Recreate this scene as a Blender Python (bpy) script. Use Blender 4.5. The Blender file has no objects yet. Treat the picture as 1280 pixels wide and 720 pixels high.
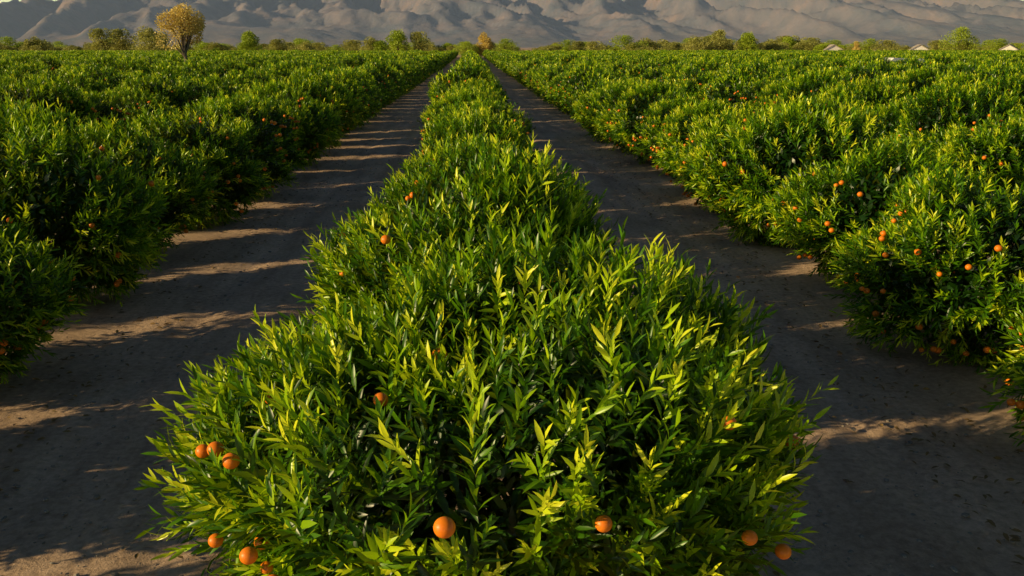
import bpy, math, random
import numpy as np
from mathutils import Vector, noise as mn
SEED=7
rng=np.random.default_rng(SEED); random.seed(SEED)
scene=bpy.context.scene
scene.view_settings.view_transform='Standard'; scene.view_settings.look='None'
scene.view_settings.exposure=0; scene.view_settings.gamma=1
col=scene.collection

SUN_EL=math.radians(17); SUN_AZ=math.radians(253)   # clockwise from +Y
# ------------------------------------------------------------ materials
def new_mat(name):
    m=bpy.data.materials.new(name); m.use_nodes=True
    nt=m.node_tree; nt.nodes.clear()
    out=nt.nodes.new('ShaderNodeOutputMaterial')
    return m,nt,out
def N(nt,t,**k):
    n=nt.nodes.new(t)
    for a,b in k.items(): setattr(n,a,b)
    return n
def ramp(nt,stops,interp='LINEAR'):
    r=N(nt,'ShaderNodeValToRGB'); cr=r.color_ramp; cr.interpolation=interp
    while len(cr.elements)<len(stops): cr.elements.new(0.5)
    for e,(p,c) in zip(cr.elements,stops):
        e.position=p; e.color=(c[0],c[1],c[2],1)
    return r
def leaf_mat(name,stops,transl=0.35,trcol=(0.30,0.42,0.02),rough=0.42,spec=0.4):
    m,nt,out=new_mat(name); L=nt.links
    at=N(nt,'ShaderNodeAttribute',attribute_name='tint')
    oi=N(nt,'ShaderNodeObjectInfo')
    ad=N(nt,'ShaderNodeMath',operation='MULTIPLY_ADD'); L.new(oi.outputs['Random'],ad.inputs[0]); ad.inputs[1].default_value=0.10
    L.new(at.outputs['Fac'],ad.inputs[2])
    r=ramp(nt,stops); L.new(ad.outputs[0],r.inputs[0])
    p=N(nt,'ShaderNodeBsdfPrincipled'); L.new(r.outputs[0],p.inputs['Base Color'])
    p.inputs['Roughness'].default_value=rough; p.inputs['Specular IOR Level'].default_value=spec
    t=N(nt,'ShaderNodeBsdfTranslucent')
    mx=N(nt,'ShaderNodeMix',data_type='RGBA'); mx.inputs[0].default_value=0.22
    L.new(r.outputs[0],mx.inputs[6]); mx.inputs[7].default_value=(*trcol,1); L.new(mx.outputs[2],t.inputs[0])
    ms=N(nt,'ShaderNodeMixShader'); ms.inputs[0].default_value=transl
    L.new(p.outputs[0],ms.inputs[1]); L.new(t.outputs[0],ms.inputs[2]); L.new(ms.outputs[0],out.inputs[0])
    return m
M_leaf=leaf_mat('citrus_leaf',[(0.0,(0.004,0.020,0.001)),(0.2,(0.015,0.07,0.002)),(0.40,(0.09,0.25,0.003)),(0.62,(0.40,0.62,0.005)),(1.0,(0.95,0.96,0.04))],.32,(.68,.80,.01),.34,.42)  # pale stops are young tips, with sunlit brightness also put into the colour
M_olive=leaf_mat('olive_leaf',[(0,(0.20,0.22,0.05)),(1,(0.50,0.50,0.12))],0.3,(0.5,0.5,0.09))
M_gold=leaf_mat('autumn_leaf',[(0,(0.50,0.36,0.08)),(1,(0.85,0.68,0.20))],0.3,(0.8,0.62,0.15))
M_green=leaf_mat('poplar_leaf',[(0,(0.18,0.26,0.015)),(1,(0.48,0.60,0.04))],0.3)
def simple(name,c,rough=0.8,noise_scale=None,c2=None,bump=0.0,coord='Object',spec=0.3):
    m,nt,out=new_mat(name); L=nt.links
    p=N(nt,'ShaderNodeBsdfPrincipled'); p.inputs['Roughness'].default_value=rough
    p.inputs['Base Color'].default_value=(*c,1); p.inputs['Specular IOR Level'].default_value=spec
    if noise_scale:
        tc=N(nt,'ShaderNodeTexCoord'); nz=N(nt,'ShaderNodeTexNoise'); nz.inputs['Scale'].default_value=noise_scale; nz.inputs['Detail'].default_value=6
        L.new(tc.outputs[coord],nz.inputs[0]); r=ramp(nt,[(0.3,c),(0.7,c2 or c)]); L.new(nz.outputs[0],r.inputs[0]); L.new(r.outputs[0],p.inputs['Base Color'])
        if bump:
            b=N(nt,'ShaderNodeBump'); b.inputs['Strength'].default_value=bump; b.inputs['Distance'].default_value=0.01
            L.new(nz.outputs[0],b.inputs['Height']); L.new(b.outputs[0],p.inputs['Normal'])
    L.new(p.outputs[0],out.inputs[0]); return m
M_bark=simple('bark',(0.09,0.07,0.05),0.9,25,(0.2,0.16,0.12),0.8)
M_orange=simple('orange_peel',(0.92,0.27,0.008),0.42,9,(0.85,0.20,0.008),0.0,spec=0.4)
M_stone=simple('pebble',(0.20,0.17,0.14),0.9,3,(0.38,0.34,0.29))
M_dry=simple('dry_leaf',(0.16,0.09,0.035),0.8,2,(0.28,0.19,0.07))
M_white=simple('white_paint',(0.8,0.8,0.78),0.5)
M_wall=simple('plaster_wall',(0.62,0.6,0.55),0.8,1.0,(0.72,0.7,0.66))
M_roof=simple('roof_tile',(0.40,0.34,0.30),0.8,2.0,(0.5,0.45,0.4))
M_glass=simple('window_glass',(0.03,0.04,0.05),0.15)
M_rubber=simple('tyre_rubber',(0.02,0.02,0.02),0.8)

# ------------------------------------------------------------ mesh builder
class MB:
    def __init__(s): s.v=[];s.f=[];s.m=[];s.t=[];s.sm=[];s.n=0
    def add(s,v,f,mat=0,tint=None,smooth=True):
        v=np.asarray(v,float); f=np.asarray(f,int)
        s.v.append(v); s.f.append(f+s.n); s.m.append(np.full(len(f),mat)); s.n+=len(v)
        s.t.append(np.zeros(len(v)) if tint is None else tint); s.sm.append(np.full(len(f),smooth))
    def mesh(s,name,mats):
        v=np.concatenate(s.v); f=np.concatenate(s.f); m=np.concatenate(s.m); t=np.concatenate(s.t); sm=np.concatenate(s.sm)
        me=bpy.data.meshes.new(name)
        me.vertices.add(len(v)); me.vertices.foreach_set('co',v.astype(np.float32).ravel())
        me.loops.add(len(f)*3); me.loops.foreach_set('vertex_index',f.astype(np.int32).ravel())
        me.polygons.add(len(f)); me.polygons.foreach_set('loop_start',np.arange(0,len(f)*3,3,dtype=np.int32))
        me.polygons.foreach_set('loop_total',np.full(len(f),3,dtype=np.int32))
        for x in mats: me.materials.append(x)
        me.polygons.foreach_set('material_index',m.astype(np.int32))
        me.polygons.foreach_set('use_smooth',sm.astype(bool))
        a=me.attributes.new('tint','FLOAT','POINT'); a.data.foreach_set('value',t.astype(np.float32))
        me.update(calc_edges=True); return me
def nrm(a): return a/np.maximum(np.linalg.norm(a,axis=-1,keepdims=True),1e-9)
T_HI=np.array([[0,0,0],[-.46,.33,.16],[0,.33,0],[.46,.33,.16],[-.40,.68,.12],[0,.68,0],[.40,.68,.12],[0,1,0]])
C_HI=np.array([0,.02,.02,.02,-.02,-.02,-.02,-.09])
F_HI=np.array([[0,2,1],[0,3,2],[1,2,5],[1,5,4],[2,3,6],[2,6,5],[4,5,7],[5,6,7]])
T_LO=np.array([[0,0,0],[-.5,.5,.12],[.5,.5,.12],[0,1,0]]); C_LO=np.array([0,.0,.0,-.1]); F_LO=np.array([[0,2,1],[1,2,3]])
def leaves(mb,P,D,U,Ln,W,tint,hi=True,mat=0):
    T,C,F=(T_HI,C_HI,F_HI) if hi else (T_LO,C_LO,F_LO)
    D=nrm(D); S=nrm(np.cross(D,U)); Nn=np.cross(S,D); k=len(P)
    v=(P[:,None]+S[:,None]*(T[None,:,0,None]*W[:,None,None])+D[:,None]*(T[None,:,1,None]*Ln[:,None,None])
       +Nn[:,None]*((T[None,:,2,None]*W[:,None,None])+C[None,:,None]*Ln[:,None,None]))
    n=len(T)
    f=(F[None]+(np.arange(k)*n)[:,None,None]).reshape(-1,3)
    mb.add(v.reshape(-1,3),f,mat,np.repeat(tint,n))
def tube(mb,pts,rad,sides=7,mat=1):
    pts=[Vector(p) for p in pts]; V=[];F=[]
    for i,p in enumerate(pts):
        d=(pts[min(i+1,len(pts)-1)]-pts[max(i-1,0)]).normalized()
        a=d.orthogonal().normalized(); b=d.cross(a)
        for j in range(sides):
            t=2*math.pi*j/sides; V.append(p+(a*math.cos(t)+b*math.sin(t))*rad[i])
    for i in range(len(pts)-1):
        for j in range(sides):
            a0=i*sides+j;a1=i*sides+(j+1)%sides;b0=a0+sides;b1=a1+sides
            F+= [[a0,a1,b1],[a0,b1,b0]]
    mb.add(np.array([tuple(v) for v in V]),F,mat)
import bmesh
def ico(sub):
    bm=bmesh.new(); bmesh.ops.create_icosphere(bm,subdivisions=sub,radius=1)
    v=np.array([tuple(x.co) for x in bm.verts]); f=np.array([[y.index for y in x.verts] for x in bm.faces]); bm.free(); return v,f
ICO3=ico(3); ICO2=ico(2); ICO1=ico(1)
def sph(n,rng):
    return nrm(rng.normal(size=(n,3)))

class Crown:
    def __init__(s,rng,ax=1.62,ay=1.5,az=1.17,cz=1.2,amp=0.28,nb=28,p=2.05):
        s.a=np.array([ax,ay,az]); s.c=np.array([0,0,cz]); s.p=p
        s.bd=sph(nb,rng); s.bd[:,2]=np.abs(s.bd[:,2])*rng.choice([1,1,-1],nb); s.ba=rng.uniform(-amp,amp*.75,nb); s.bw=rng.uniform(.02,.08,nb)
        s.w=rng.normal(size=(8,3))*4.0; s.ph=rng.uniform(0,6.28,8)
    def r(s,u):
        base=(np.abs(u)**s.p).sum(1)**(-1/s.p)
        l=1+(s.ba[None]*np.exp((u@s.bd.T-1)/s.bw[None])).sum(1)
        return base*l
    def pos(s,u,kk):
        P=s.c+u*s.a*(s.r(u)*kk)[:,None]
        t=np.clip((1.45-P[:,2])/.8,0,1); t=t*t*(3-2*t)
        P[:,1]*=1-.17*t
        return P
    def sample(s,n,rng,k=1.0,kmin=None,clump=False):
        u=sph(int(n*4.5),rng)
        P=s.pos(u,np.ones(len(u)))
        ok=P[:,2]>0.12
        q=np.sin(u@s.w.T+s.ph).sum(1)/2.83
        if clump: ok&= rng.random(len(u))<np.clip(.5+.55*q,.08,1)
        u=u[ok][:n]; q=q[ok][:n]
        kk=np.full(len(u),k) if kmin is None else rng.uniform(kmin,k,len(u))
        if clump: kk=kk+.11*np.clip(q,-1.5,1.0)
        return s.pos(u,kk),nrm(u/s.a),u
def citrus(name,seed,nshoot,kleaf,nfill,scale,hi,nfruit,fr=0.042,fruit_pts=None,ax=1.5,ay=1.5,offs=None,icos=ICO2,shlen=(0.16,0.42),wr=(.17,.24),az=1.13,hifill=False,fk=(1.0,1.13)):
    rng=np.random.default_rng(seed); mb=MB()
    for (ox,oy,oz) in (offs or [(0,0,0)]):
        cr=Crown(rng,ax=ax*rng.uniform(.95,1.05),ay=ay,cz=1.18,az=az*rng.uniform(.95,1.05))
        o=np.array([ox,oy,oz])
        P,n,u=cr.sample(nshoot,rng,1.0,0.86,True); k=len(P)
        up=np.array([0,0,1.0])
        upw=np.where(n[:,2]>-0.1,0.65,0.15)[:,None]
        D=nrm(n*0.7+up*upw+rng.normal(size=(k,3))*0.28)
        SL=rng.uniform(shlen[0],shlen[1],k)*rng.choice([1,1,1.3],k)
        vig=rng.beta(2,3,k)
        young=(rng.random(k)<0.48)*rng.uniform(.15,.48,k)
        A=nrm(np.cross(D,rng.normal(size=(k,3)))); B=np.cross(D,A)
        for j in range(kleaf):
            t=(j+rng.random(k)*.6)/kleaf
            ph=j*2.39996+rng.normal(size=k)*.3
            ang=np.radians(54-34*t)+rng.normal(size=k)*.14
            perp=A*np.cos(ph)[:,None]+B*np.sin(ph)[:,None]
            LD=D*np.cos(ang)[:,None]+perp*np.sin(ang)[:,None]
            LP=P+D*((t-.35)*SL)[:,None]+o
            Ln=scale*rng.uniform(.10,.16,k)*(1.05-.35*t)
            W=Ln*rng.uniform(wr[0],wr[1],k)
            tint=np.clip(.05+.3*vig+young*(0.3+1.1*t)+.18*t+rng.normal(size=k)*.07,0,.92)  # tint climbs to the tip: young growth plus painted sunlight
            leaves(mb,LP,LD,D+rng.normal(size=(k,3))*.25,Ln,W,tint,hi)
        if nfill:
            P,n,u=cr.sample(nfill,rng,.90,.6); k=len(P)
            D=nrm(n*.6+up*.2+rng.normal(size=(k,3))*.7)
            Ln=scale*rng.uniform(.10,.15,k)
            leaves(mb,P+o,D,nrm(n+rng.normal(size=(k,3))*.5+up*.4),Ln,Ln*(.27 if hifill else .42),np.clip(rng.normal(size=k)*.05+(.07 if hifill else .03),0,.3),hifill)  # inner leaves tinted near black, painting the crown's interior shade
        if nfruit:
            P,n,u=cr.sample(nfruit*4,rng,fk[1],fk[0])
            P=P[(P[:,2]<2.0)&(P[:,2]>.25)][:nfruit]
            q=[]
            for p in P:
                q.append(p)
                if rng.random()<.2: q.append(p+nrm(rng.normal(size=3))*.09)
            for p in q: mb.add(icos[0]*fr*rng.uniform(.8,1.1)*np.array([1,1,.95])+p+o,icos[1],2)
        tube(mb,[o+(0,0,-.05),o+(.02,.01,.3),o+(.0,.03,.6)],[.11,.085,.075])
        for i in range(6):
            a=i*1.047+rng.uniform(-.3,.3); rr=rng.uniform(.6,.95)
            tube(mb,[o+(0,.02,.5),o+(math.cos(a)*rr*.45,math.sin(a)*rr*.45,1.0),o+(math.cos(a)*rr,math.sin(a)*rr,rng.uniform(1.3,1.7))],[.06,.04,.015],5)
    if fruit_pts is not None:
        cr0=cr
        for (th,z,fac) in fruit_pts:   # bearing on the crown (deg, 0 = toward -Y, + = +X), height, radius factor
            best=None
            for e in np.linspace(-1.2,1.3,120):
                u=np.array([[math.sin(math.radians(th))*math.cos(e),-math.cos(math.radians(th))*math.cos(e),math.sin(e)]])
                pp=cr0.pos(u,np.array([fac]))[0]
                if best is None or abs(pp[2]-z)<abs(best[2]-z): best=pp
            mb.add(ICO3[0]*fr*rng.uniform(.85,1.05)*np.array([1,1,.95])+best,ICO3[1],2)
    return mb.mesh(name,[M_leaf,M_bark,M_orange])

fp=[(-40,2.0,1.17),(-34,1.94,1.19),(-59,1.65,1.16),(-63,1.60,1.17),(33,1.5,1.2),(-32,1.40,1.2),(-36,1.47,1.19),(-18,1.35,1.2),(10,1.75,1.18),(35,1.98,1.16),(-55,1.2,1.17),
    (42,1.3,1.18),(62,1.6,1.12),(-8,1.9,1.17),(22,1.3,1.2),(-48,1.75,1.18),(0,1.45,1.2)]
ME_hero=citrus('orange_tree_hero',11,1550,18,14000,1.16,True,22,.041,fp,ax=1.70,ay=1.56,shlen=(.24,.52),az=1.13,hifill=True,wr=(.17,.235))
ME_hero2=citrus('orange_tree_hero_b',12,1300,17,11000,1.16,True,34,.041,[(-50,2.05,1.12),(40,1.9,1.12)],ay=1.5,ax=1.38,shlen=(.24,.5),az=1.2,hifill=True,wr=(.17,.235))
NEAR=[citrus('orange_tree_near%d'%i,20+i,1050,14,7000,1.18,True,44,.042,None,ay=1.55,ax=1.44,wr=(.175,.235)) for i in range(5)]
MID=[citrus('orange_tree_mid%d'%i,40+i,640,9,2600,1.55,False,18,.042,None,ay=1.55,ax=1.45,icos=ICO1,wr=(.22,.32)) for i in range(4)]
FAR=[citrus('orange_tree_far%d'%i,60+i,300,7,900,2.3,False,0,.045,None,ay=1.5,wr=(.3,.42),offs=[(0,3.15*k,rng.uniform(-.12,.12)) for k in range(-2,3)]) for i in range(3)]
def put(name,me,loc,rz=0,sc=(1,1,1),parent=None):
    o=bpy.data.objects.new(name,me); o.location=loc; o.rotation_euler=(0,0,rz); o.scale=sc
    col.objects.link(o)
    if parent: o.parent=parent
    return o

ROW=6.15; STEP=3.15; Y0=5.1; YEND=330
farE=bpy.data.objects.new('distant_orange_orchard',None); col.objects.link(farE)
for r in range(-34,36):
    x=r*ROW+ (0.05 if r==0 else 0)
    off=0 if r==0 else (1.98*r)%STEP+rng.uniform(-.3,.3)
    k=-2
    while True:
        y=Y0+off+k*STEP; k+=1
        if r==0 and y<Y0-1: continue
        if y<2.6: continue
        if y>112: break
        if abs(x)>0.72*y+14: continue
        if rng.random()<(0.0 if abs(r)<2 and y<30 else .015): continue
        s=rng.uniform(.92,1.06); jx=rng.uniform(-.12,.12); jy=rng.uniform(-.22,.22)
        fl=rng.choice([0,math.pi])
        if r==0 and y<6: put('orange_tree',ME_hero,(x+.14,y,0))
        elif r==0 and y<9: put('orange_tree',ME_hero2,(x+.05,y,0))
        else:
            me=NEAR[rng.integers(5)] if y<38 else MID[rng.integers(4)]
            put('orange_tree',me,(x+jx,y+jy,0),fl+rng.uniform(-.12,.12),(s*(.93 if r==0 else 1),s*rng.uniform(.92,1.06),s*rng.uniform(.86,1.12)))
    y=max(112,(abs(x)-14)/.72)+7
    while y<YEND:
        put('orange_trees',FAR[rng.integers(3)],(x+rng.uniform(-.15,.15),y,0),rng.choice([0,math.pi]),(1,1,rng.uniform(.94,1.06)),farE)
        y+=STEP*5+(rng.uniform(2,4) if rng.random()<.03 else 0)

# ------------------------------------------------------------ ground (one sheet)
def axis(fine0,fine1,step,far0,far1):
    a=list(np.arange(fine0,fine1,step)); s=step; v=a[-1]
    while v<far1: s*=1.25; v+=s; a.append(min(v,far1))
    s=step; v=a[0]; b=[]
    while v>far0: s*=1.25; v-=s; b.append(max(v,far0))
    return np.array(b[::-1]+a)
xs=axis(-9,9,.11,-16000,16000); ys=axis(2,36,.13,-3000,16000)
X,Y=np.meshgrid(xs,ys)
def fnoise(X,Y,sc,seed,octv=3):
    out=np.zeros_like(X); r=np.random.default_rng(seed)
    for o in range(octv):
        for _ in range(7):
            a=r.uniform(0,2*math.pi); f=sc*2**o*r.uniform(.6,1.4); p=r.uniform(0,6.28)
            out+=np.sin((X*math.cos(a)+Y*math.sin(a))*f+p)/(2**o)/7
    return out
Z=0.04*fnoise(X,Y,1.1,1)+.015*fnoise(X,Y,7,2)
lane=(np.abs(X)+ROW/2)%ROW-ROW/2
dl=ROW/2-np.abs(lane)
Z+= -.035*np.exp(-((dl-.72)/.16)**2)+.03*np.exp(-((ROW/2-dl)/1.0)**2)
Z*=np.clip(1-(np.hypot(X,Y)-40)/60,0,1)
V=np.stack([X,Y,Z],-1).reshape(-1,3); ny,nx=X.shape
idx=np.arange(nx*ny).reshape(ny,nx)
q=np.stack([idx[:-1,:-1],idx[:-1,1:],idx[1:,1:],idx[1:,:-1]],-1).reshape(-1,4)
F=np.concatenate([q[:,[0,1,2]],q[:,[0,2,3]]])
mb=MB(); mb.add(V,F)
m,nt,out=new_mat('orchard_soil'); L=nt.links
tc=N(nt,'ShaderNodeTexCoord')
def nz(scale,det=8,rough=.6,vec=None):
    n=N(nt,'ShaderNodeTexNoise'); n.inputs['Scale'].default_value=scale; n.inputs['Detail'].default_value=det; n.inputs['Roughness'].default_value=rough
    L.new(vec or tc.outputs['Object'],n.inputs[0]); return n
mp=N(nt,'ShaderNodeMapping'); mp.inputs['Scale'].default_value=(1,.12,1); L.new(tc.outputs['Object'],mp.inputs[0])
n1=nz(.7); n2=nz(14,8,.7); n3=nz(2.2,6,.6,mp.outputs[0]); n4=nz(60,4,.7)
r1=ramp(nt,[(.3,(.60,.43,.31)),(.55,(.76,.55,.40)),(.8,(.86,.63,.47))]); L.new(n1.outputs[0],r1.inputs[0])
r3=ramp(nt,[(.35,(.70,.69,.68)),(.65,(1,1,1))]); L.new(n3.outputs[0],r3.inputs[0])
r2=ramp(nt,[(.3,(.6,.58,.56)),(.6,(1.0,1.0,1.0)),(.8,(1.08,1.08,1.06))]); L.new(n2.outputs[0],r2.inputs[0])
m1=N(nt,'ShaderNodeMix',data_type='RGBA',blend_type='MULTIPLY'); m1.inputs[0].default_value=1; L.new(r1.outputs[0],m1.inputs[6]); L.new(r3.outputs[0],m1.inputs[7])
m2=N(nt,'ShaderNodeMix',data_type='RGBA',blend_type='MULTIPLY'); m2.inputs[0].default_value=1; L.new(m1.outputs[2],m2.inputs[6]); L.new(r2.outputs[0],m2.inputs[7])
p=N(nt,'ShaderNodeBsdfPrincipled'); p.inputs['Roughness'].default_value=.95; p.inputs['Specular IOR Level'].default_value=.15
L.new(m2.outputs[2],p.inputs['Base Color'])
hs=N(nt,'ShaderNodeMath',operation='MULTIPLY_ADD'); L.new(n4.outputs[0],hs.inputs[0]); hs.inputs[1].default_value=.3; L.new(n2.outputs[0],hs.inputs[2])
b=N(nt,'ShaderNodeBump'); b.inputs['Strength'].default_value=.7; b.inputs['Distance'].default_value=.03; L.new(hs.outputs[0],b.inputs['Height']); L.new(b.outputs[0],p.inputs['Normal'])
L.new(p.outputs[0],out.inputs[0]); M_soil=m
put('ground',mb.mesh('ground',[M_soil]),(0,0,0))

mb=MB()
for i in range(3800):
    ln=rng.choice([-1,1])*(ROW/2); x=ln+rng.normal()*1.1; y=4+rng.random()**1.5*32
    s=.008+.02*rng.random()**3
    mb.add(ICO1[0]*np.array([s*rng.uniform(.8,1.5),s*rng.uniform(.8,1.5),s*.6])*rng.uniform(.85,1.15,(len(ICO1[0]),1))+np.array([x,y,.004]),ICO1[1],0,None,False)
put('gravel',mb.mesh('gravel',[M_stone]),(0,0,0))
mb=MB(); k=4200
side=rng.choice([-1,1],k); x=np.where(rng.random(k)<.92,rng.choice([-ROW,0,ROW],k)+side*rng.uniform(1.0,2.2,k),rng.uniform(-6,6,k)); y=4+rng.random(k)**1.4*34
P=np.stack([x,y,np.full(k,.03)],1); D=rng.normal(size=(k,3))*np.array([1,1,.12]); Ln=rng.uniform(.06,.1,k)
leaves(mb,P,D,np.tile([0,0,1.],(k,1))+rng.normal(size=(k,3))*.3,Ln,Ln*.4,np.zeros(k),True)
put('leaf_litter',mb.mesh('leaf_litter',[M_dry]),(0,0,0))

# ------------------------------------------------------------ other trees
def big_tree(name,seed,h,w,trunk_h,mat,nl=5000,ls=.22,low=.0):
    rng=np.random.default_rng(seed); mb=MB()
    tube(mb,[(0,0,-.1),(.1,0,trunk_h*.6),(.0,.1,trunk_h),(.1,0,h*.75)],[h*.03,h*.022,h*.018,h*.004],8,1)
    nc=16; cen=[]
    for i in range(nc):
        a=rng.uniform(0,6.28); rr=w*.5*math.sqrt(rng.random())*.75; t=rng.random()
        z=trunk_h+(h-trunk_h)*(.12+.78*t); rr*=math.sin(math.pi*(.2+.7*t))
        c=np.array([math.cos(a)*rr,math.sin(a)*rr,z]); cen.append((c,rng.uniform(.17,.28)*w*(1.1-.4*t)))
        tube(mb,[(0,0,trunk_h*.8),tuple(c*np.array([.5,.5,.8])),tuple(c)],[h*.012,h*.008,h*.003],5,1)
    for c,R in cen:
        k=nl//nc; u=sph(k,rng); P=c+u*(R*rng.uniform(.45,1.1,k)**.6)[:,None]*np.array([1,1,.85])
        Ln=rng.uniform(.7,1.3,k)*ls
        leaves(mb,P,u+rng.normal(size=(k,3))*.7,rng.normal(size=(k,3)),Ln,Ln*.6,np.clip(.5+rng.normal()*.2+rng.normal(size=k)*.15,0,1),False)
    return mb.mesh(name,[mat,M_bark])
F_PX=1109.0
def gx(px,d): return d*math.tan(math.radians(2.6)+math.atan((px-640)/F_PX/1.036))
put('autumn_tree',big_tree('autumn_tree',1,7.5,4.3,3.5,M_gold,7500,.16),(gx(230,84),84,0))
TL=345
MT=[big_tree('olive%d'%i,5+i,h,w,th,M_olive,4500,.42) for i,(h,w,th) in enumerate([(7,9,1.2),(8.5,8,1.5),(5.5,8,.8)])]
MG=[big_tree('green%d'%i,15+i,h,w,th,M_green,4500,.42) for i,(h,w,th) in enumerate([(10,13,1.4),(7,8,1)])]
MA=[big_tree('gold%d'%i,25+i,h,w,th,M_gold,4000,.4) for i,(h,w,th) in enumerate([(8,6,1.5)])]
for px,me,s,nmn in [(128,MT[1],1.25,'olive_tree'),(152,MT[1],1.25,'olive_tree'),(192,MT[0],1.5,'olive_tree'),(310,MG[1],1.25,'poplar_tree'),(465,MT[0],1.0,'olive_tree'),
                (498,MG[1],1.35,'poplar_tree'),(525,MT[1],1.15,'olive_tree'),(606,MA[0],1.1,'autumn_tree'),(1198,MG[0],1.12,'oak_tree'),(900,MT[1],1.2,'olive_tree'),(935,MG[1],1.2,'poplar_tree'),
                (45,MT[2],1.2,'olive_tree'),(872,MT[0],1.05,'olive_tree'),(985,MG[1],1.0,'poplar_tree'),(1012,MT[2],1.05,'olive_tree'),(1070,MA[0],.7,'autumn_tree')]:
    d=TL+rng.uniform(0,30); put(nmn,me,(gx(px,d),d,0),rng.uniform(0,6.28),(s,s,s))
treeline=bpy.data.objects.new('distant_trees',None); col.objects.link(treeline)
pool=MT+MG+MT
for i in range(360):
    px=rng.uniform(-260,1540); d=rng.uniform(350,480)
    s=rng.uniform(.4,.8)*(1.25 if 720<px<1020 else 1)
    put('trees',pool[rng.integers(len(pool))],(gx(px,d),d,0),rng.uniform(0,6.28),(s*1.6,s*1.3,s),treeline)

# ------------------------------------------------------------ houses
def box(mb,x0,x1,y0,y1,z0,z1,mat):
    v=[(x,y,z) for x in(x0,x1) for y in(y0,y1) for z in(z0,z1)]
    f=[[0,1,3],[0,3,2],[4,6,7],[4,7,5],[0,4,5],[0,5,1],[2,3,7],[2,7,6],[0,2,6],[0,6,4],[1,5,7],[1,7,3]]
    mb.add(v,f,mat,None,False)
def farmhouse(loc,w,dp,h,rz):
    e=bpy.data.objects.new('farmhouse',None); e.location=loc; e.rotation_euler=(0,0,rz); col.objects.link(e)
    mb=MB(); box(mb,-w/2,w/2,-dp/2,dp/2,0,h,0)
    mb.add([(-w/2,-dp/2,h),(-w/2,dp/2,h),(-w/2,0,h+dp*.28),(w/2,-dp/2,h),(w/2,dp/2,h),(w/2,0,h+dp*.28)],[[0,2,1],[3,4,5]],0,None,False)
    put('walls',mb.mesh('walls',[M_wall]),(0,0,0),parent=e)
    mb=MB(); o=.5; rh=dp*.28; k=rh/(dp/2)
    for s in(-1,1):
        v=[(-w/2-o,s*(dp/2+o),h-o*k+.05),(w/2+o,s*(dp/2+o),h-o*k+.05),(w/2+o,0,h+rh+.05),(-w/2-o,0,h+rh+.05)]
        v+= [(a,b_,c+.18) for a,b_,c in v]
        mb.add(v,[[0,1,2],[0,2,3],[4,6,5],[4,7,6],[0,5,1],[0,4,5],[0,3,7],[0,7,4],[1,5,6],[1,6,2]],0,None,False)
    put('roof',mb.mesh('roof',[M_roof]),(0,0,0),parent=e)
    mb=MB()
    for i in range(4):
        x=-w/2+w*(i+.5)/4
        if i==1: box(mb,x-.5,x+.5,-dp/2-.05,-dp/2+.02,0,2.1,0)
        else: box(mb,x-.6,x+.6,-dp/2-.05,-dp/2+.02,1,2.2,0)
    put('windows_and_door',mb.mesh('win',[M_glass]),(0,0,0),parent=e)
for px,d,w in [(1148,350,7),(1040,352,5.5),(1262,352,9),(1103,360,5)]:
    farmhouse((gx(px,d),d,0),w,6,2.7,rng.uniform(-.3,.3)+1.2)
# white van in the field
e=bpy.data.objects.new('white_van',None); e.location=(gx(1130,96)+.6,96,-.05); e.rotation_euler=(0,0,math.radians(12)); col.objects.link(e)
mb=MB()
prof=[(-2.6,.45),(2.5,.45),(2.65,.9),(2.5,1.25),(1.75,1.5),(1.2,2.5),(-2.4,2.6),(-2.6,2.4)]
v=[(x,s*.95*(1 if z<1.6 else .9),z) for s in(-1,1) for x,z in prof]; n=len(prof); f=[]
for i in range(n):
    j=(i+1)%n; f+=[[i,j,j+n],[i,j+n,i+n]]
for i in range(1,n-1): f+=[[0,i+1,i],[n,n+i,n+i+1]]
mb.add(v,f,0,None,False); put('body',mb.mesh('body',[M_white]),(0,0,0),parent=e)
mb=MB(); box(mb,.2,1.2,-.965,.965,1.5,2.1,0); put('side_windows',mb.mesh('w',[M_glass]),(0,0,0),parent=e)
for i,(wx,wy) in enumerate([(-1.7,-.9),(-1.7,.9),(1.6,-.9),(1.6,.9)]):
    mb=MB(); tube(mb,[(wx,wy-.12,.36),(wx,wy+.12,.36)],[.36,.36],16,0); 
    tube(mb,[(wx,wy-.13,.36),(wx,wy+.13,.36)],[.2,.2],12,1)
    put('wheel_%d'%(i+1),mb.mesh('wheel',[M_rubber,M_white]),(0,0,0),parent=e)

# ------------------------------------------------------------ mountains
nxm,nym=680,210
xs=np.linspace(-7500,7500,nxm); ys=np.linspace(4200,9800,nym)
V=np.zeros((nym,nxm,3))
def prof_h(px):
    pts=[(-900,25),(-100,32),(0,34),(40,40),(80,50),(130,74),(300,88),(420,84),(560,90),(700,86),(850,98),(980,90),(1100,88),(1170,66),(1215,50),(1285,42),(1400,55),(2200,40)]
    return np.interp(px,[a for a,_ in pts],[b_ for _,b_ in pts])
for j,y in enumerate(ys):
    for i,x in enumerate(xs):
        px=590+x/8000*F_PX
        R=prof_h(px)/F_PX*8000
        t=(y-4200)/(8000-4200)
        env=(max(t,0)**.9) if t<1 else max(0,1-(t-1)*1.2)
        w=mn.noise(Vector((x/1500,y/2100,0))*1.3)*.5
        rd=0;am=1;fq=1.0
        for o in range(6):
            nn=1-abs(mn.noise(Vector((x/560*fq+w+o*7.1+y/2400*fq,y/1900*fq+w,o*3.3))))*2.5
            rd+=am*nn*(.35+.65*(1 if o==0 else max(rd/1.5,0))); am*=.55; fq*=2.05
        rd=min(rd/1.55,1.0)
        z=R*env*(.30+.70*rd) if t<1 else R*env*(.6+.4*rd)
        V[j,i]=(x,y,max(z,0)-8)
idx=np.arange(nxm*nym).reshape(nym,nxm)
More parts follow.
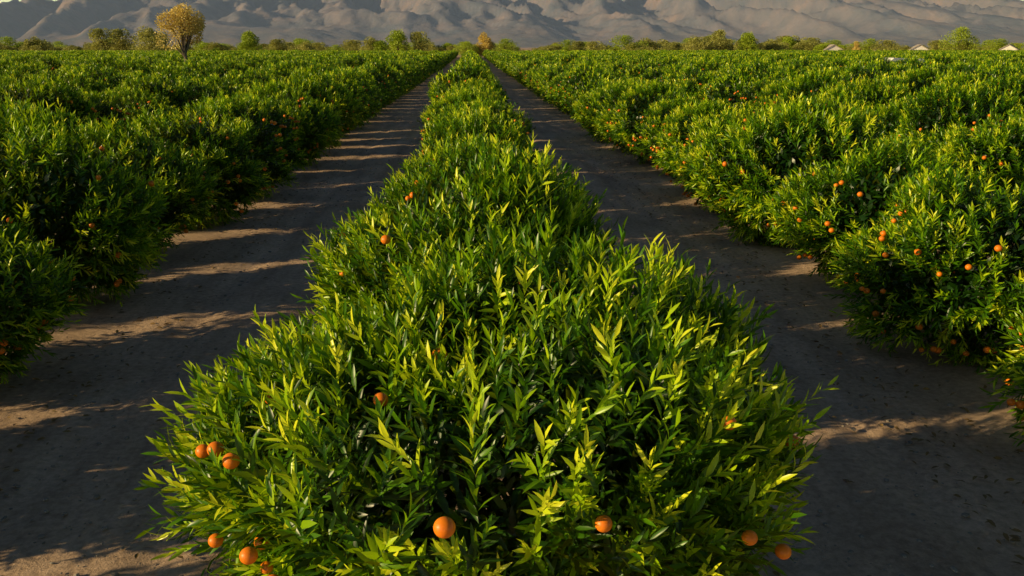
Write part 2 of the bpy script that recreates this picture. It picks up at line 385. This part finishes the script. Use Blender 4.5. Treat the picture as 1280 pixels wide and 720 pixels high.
q=np.stack([idx[:-1,:-1],idx[:-1,1:],idx[1:,1:],idx[1:,:-1]],-1).reshape(-1,4)
mb=MB(); mb.add(V.reshape(-1,3),np.concatenate([q[:,[0,1,2]],q[:,[0,2,3]]]))
m,nt,out=new_mat('haze_tinted_rock'); L=nt.links
tc=N(nt,'ShaderNodeTexCoord'); n1=N(nt,'ShaderNodeTexNoise'); n1.inputs['Scale'].default_value=.004; n1.inputs['Detail'].default_value=9; n1.inputs['Roughness'].default_value=.65
L.new(tc.outputs['Object'],n1.inputs[0])
r=ramp(nt,[(.35,(.10,.12,.23)),(.55,(.18,.17,.28)),(.75,(.30,.23,.28))]); L.new(n1.outputs[0],r.inputs[0])  # bluish stops paint the distance haze into the rock colour
p=N(nt,'ShaderNodeBsdfPrincipled'); p.inputs['Roughness'].default_value=1; p.inputs['Specular IOR Level'].default_value=0
L.new(r.outputs[0],p.inputs['Base Color'])
n2=N(nt,'ShaderNodeTexNoise'); n2.inputs['Scale'].default_value=.01; n2.inputs['Detail'].default_value=8; L.new(tc.outputs['Object'],n2.inputs[0])
b=N(nt,'ShaderNodeBump'); b.inputs['Strength'].default_value=.4; b.inputs['Distance'].default_value=40; L.new(n2.outputs[0],b.inputs['Height']); L.new(b.outputs[0],p.inputs['Normal'])
L.new(p.outputs[0],out.inputs[0])
put('mountains',mb.mesh('mountains',[m]),(0,0,0))
# real haze in the valley between the orchard and the mountains
mb=MB(); box(mb,-12000,12000,700,4150,-20,900,0)
m,nt,out=new_mat('haze'); vs=N(nt,'ShaderNodeVolumeScatter'); vs.inputs['Color'].default_value=(.28,.42,1,1); vs.inputs['Density'].default_value=2.2e-4; vs.inputs['Anisotropy'].default_value=.0
nt.links.new(vs.outputs[0],out.inputs['Volume'])
put('haze',mb.mesh('haze',[m]),(0,0,0))

# ------------------------------------------------------------ light, sky, camera
w=bpy.data.worlds.new('World'); scene.world=w; w.use_nodes=True; nt=w.node_tree
bg=nt.nodes['Background']; sk=nt.nodes.new('ShaderNodeTexSky'); sk.sky_type='NISHITA'; sk.sun_disc=False
sk.sun_elevation=SUN_EL; sk.sun_rotation=SUN_AZ; sk.air_density=1.0; sk.dust_density=.3; sk.ozone_density=3
# hazy band of brighter air low over the horizon
tc=nt.nodes.new('ShaderNodeTexCoord'); sp=nt.nodes.new('ShaderNodeSeparateXYZ'); nt.links.new(tc.outputs['Generated'],sp.inputs[0])
mr=nt.nodes.new('ShaderNodeMapRange'); mr.inputs[1].default_value=0; mr.inputs[2].default_value=.14; mr.inputs[3].default_value=6.0; mr.inputs[4].default_value=.9; nt.links.new(sp.outputs[2],mr.inputs[0])
vm=nt.nodes.new('ShaderNodeVectorMath'); vm.operation='SCALE'; nt.links.new(sk.outputs[0],vm.inputs[0]); nt.links.new(mr.outputs[0],vm.inputs['Scale'])
nt.links.new(vm.outputs[0],bg.inputs[0]); bg.inputs[1].default_value=.05
sl=bpy.data.lights.new('sun','SUN'); sl.energy=5; sl.angle=math.radians(.5); sl.color=(1,.76,.38)
so=bpy.data.objects.new('sun',sl); col.objects.link(so)
ts=Vector((math.sin(SUN_AZ)*math.cos(SUN_EL),math.cos(SUN_AZ)*math.cos(SUN_EL),math.sin(SUN_EL)))
so.rotation_euler=ts.to_track_quat('Z','Y').to_euler(); so.location=(-30,-10,30)
cd=bpy.data.cameras.new('camera'); cd.sensor_width=36; cd.lens=36*F_PX/1280; cd.clip_start=.1; cd.clip_end=40000
co=bpy.data.objects.new('camera',cd); col.objects.link(co); co.location=(0,0,3.65)
co.rotation_euler=(math.radians(90-15.2),0,-math.radians(2.6)); scene.camera=co
print('objects',len(bpy.data.objects))
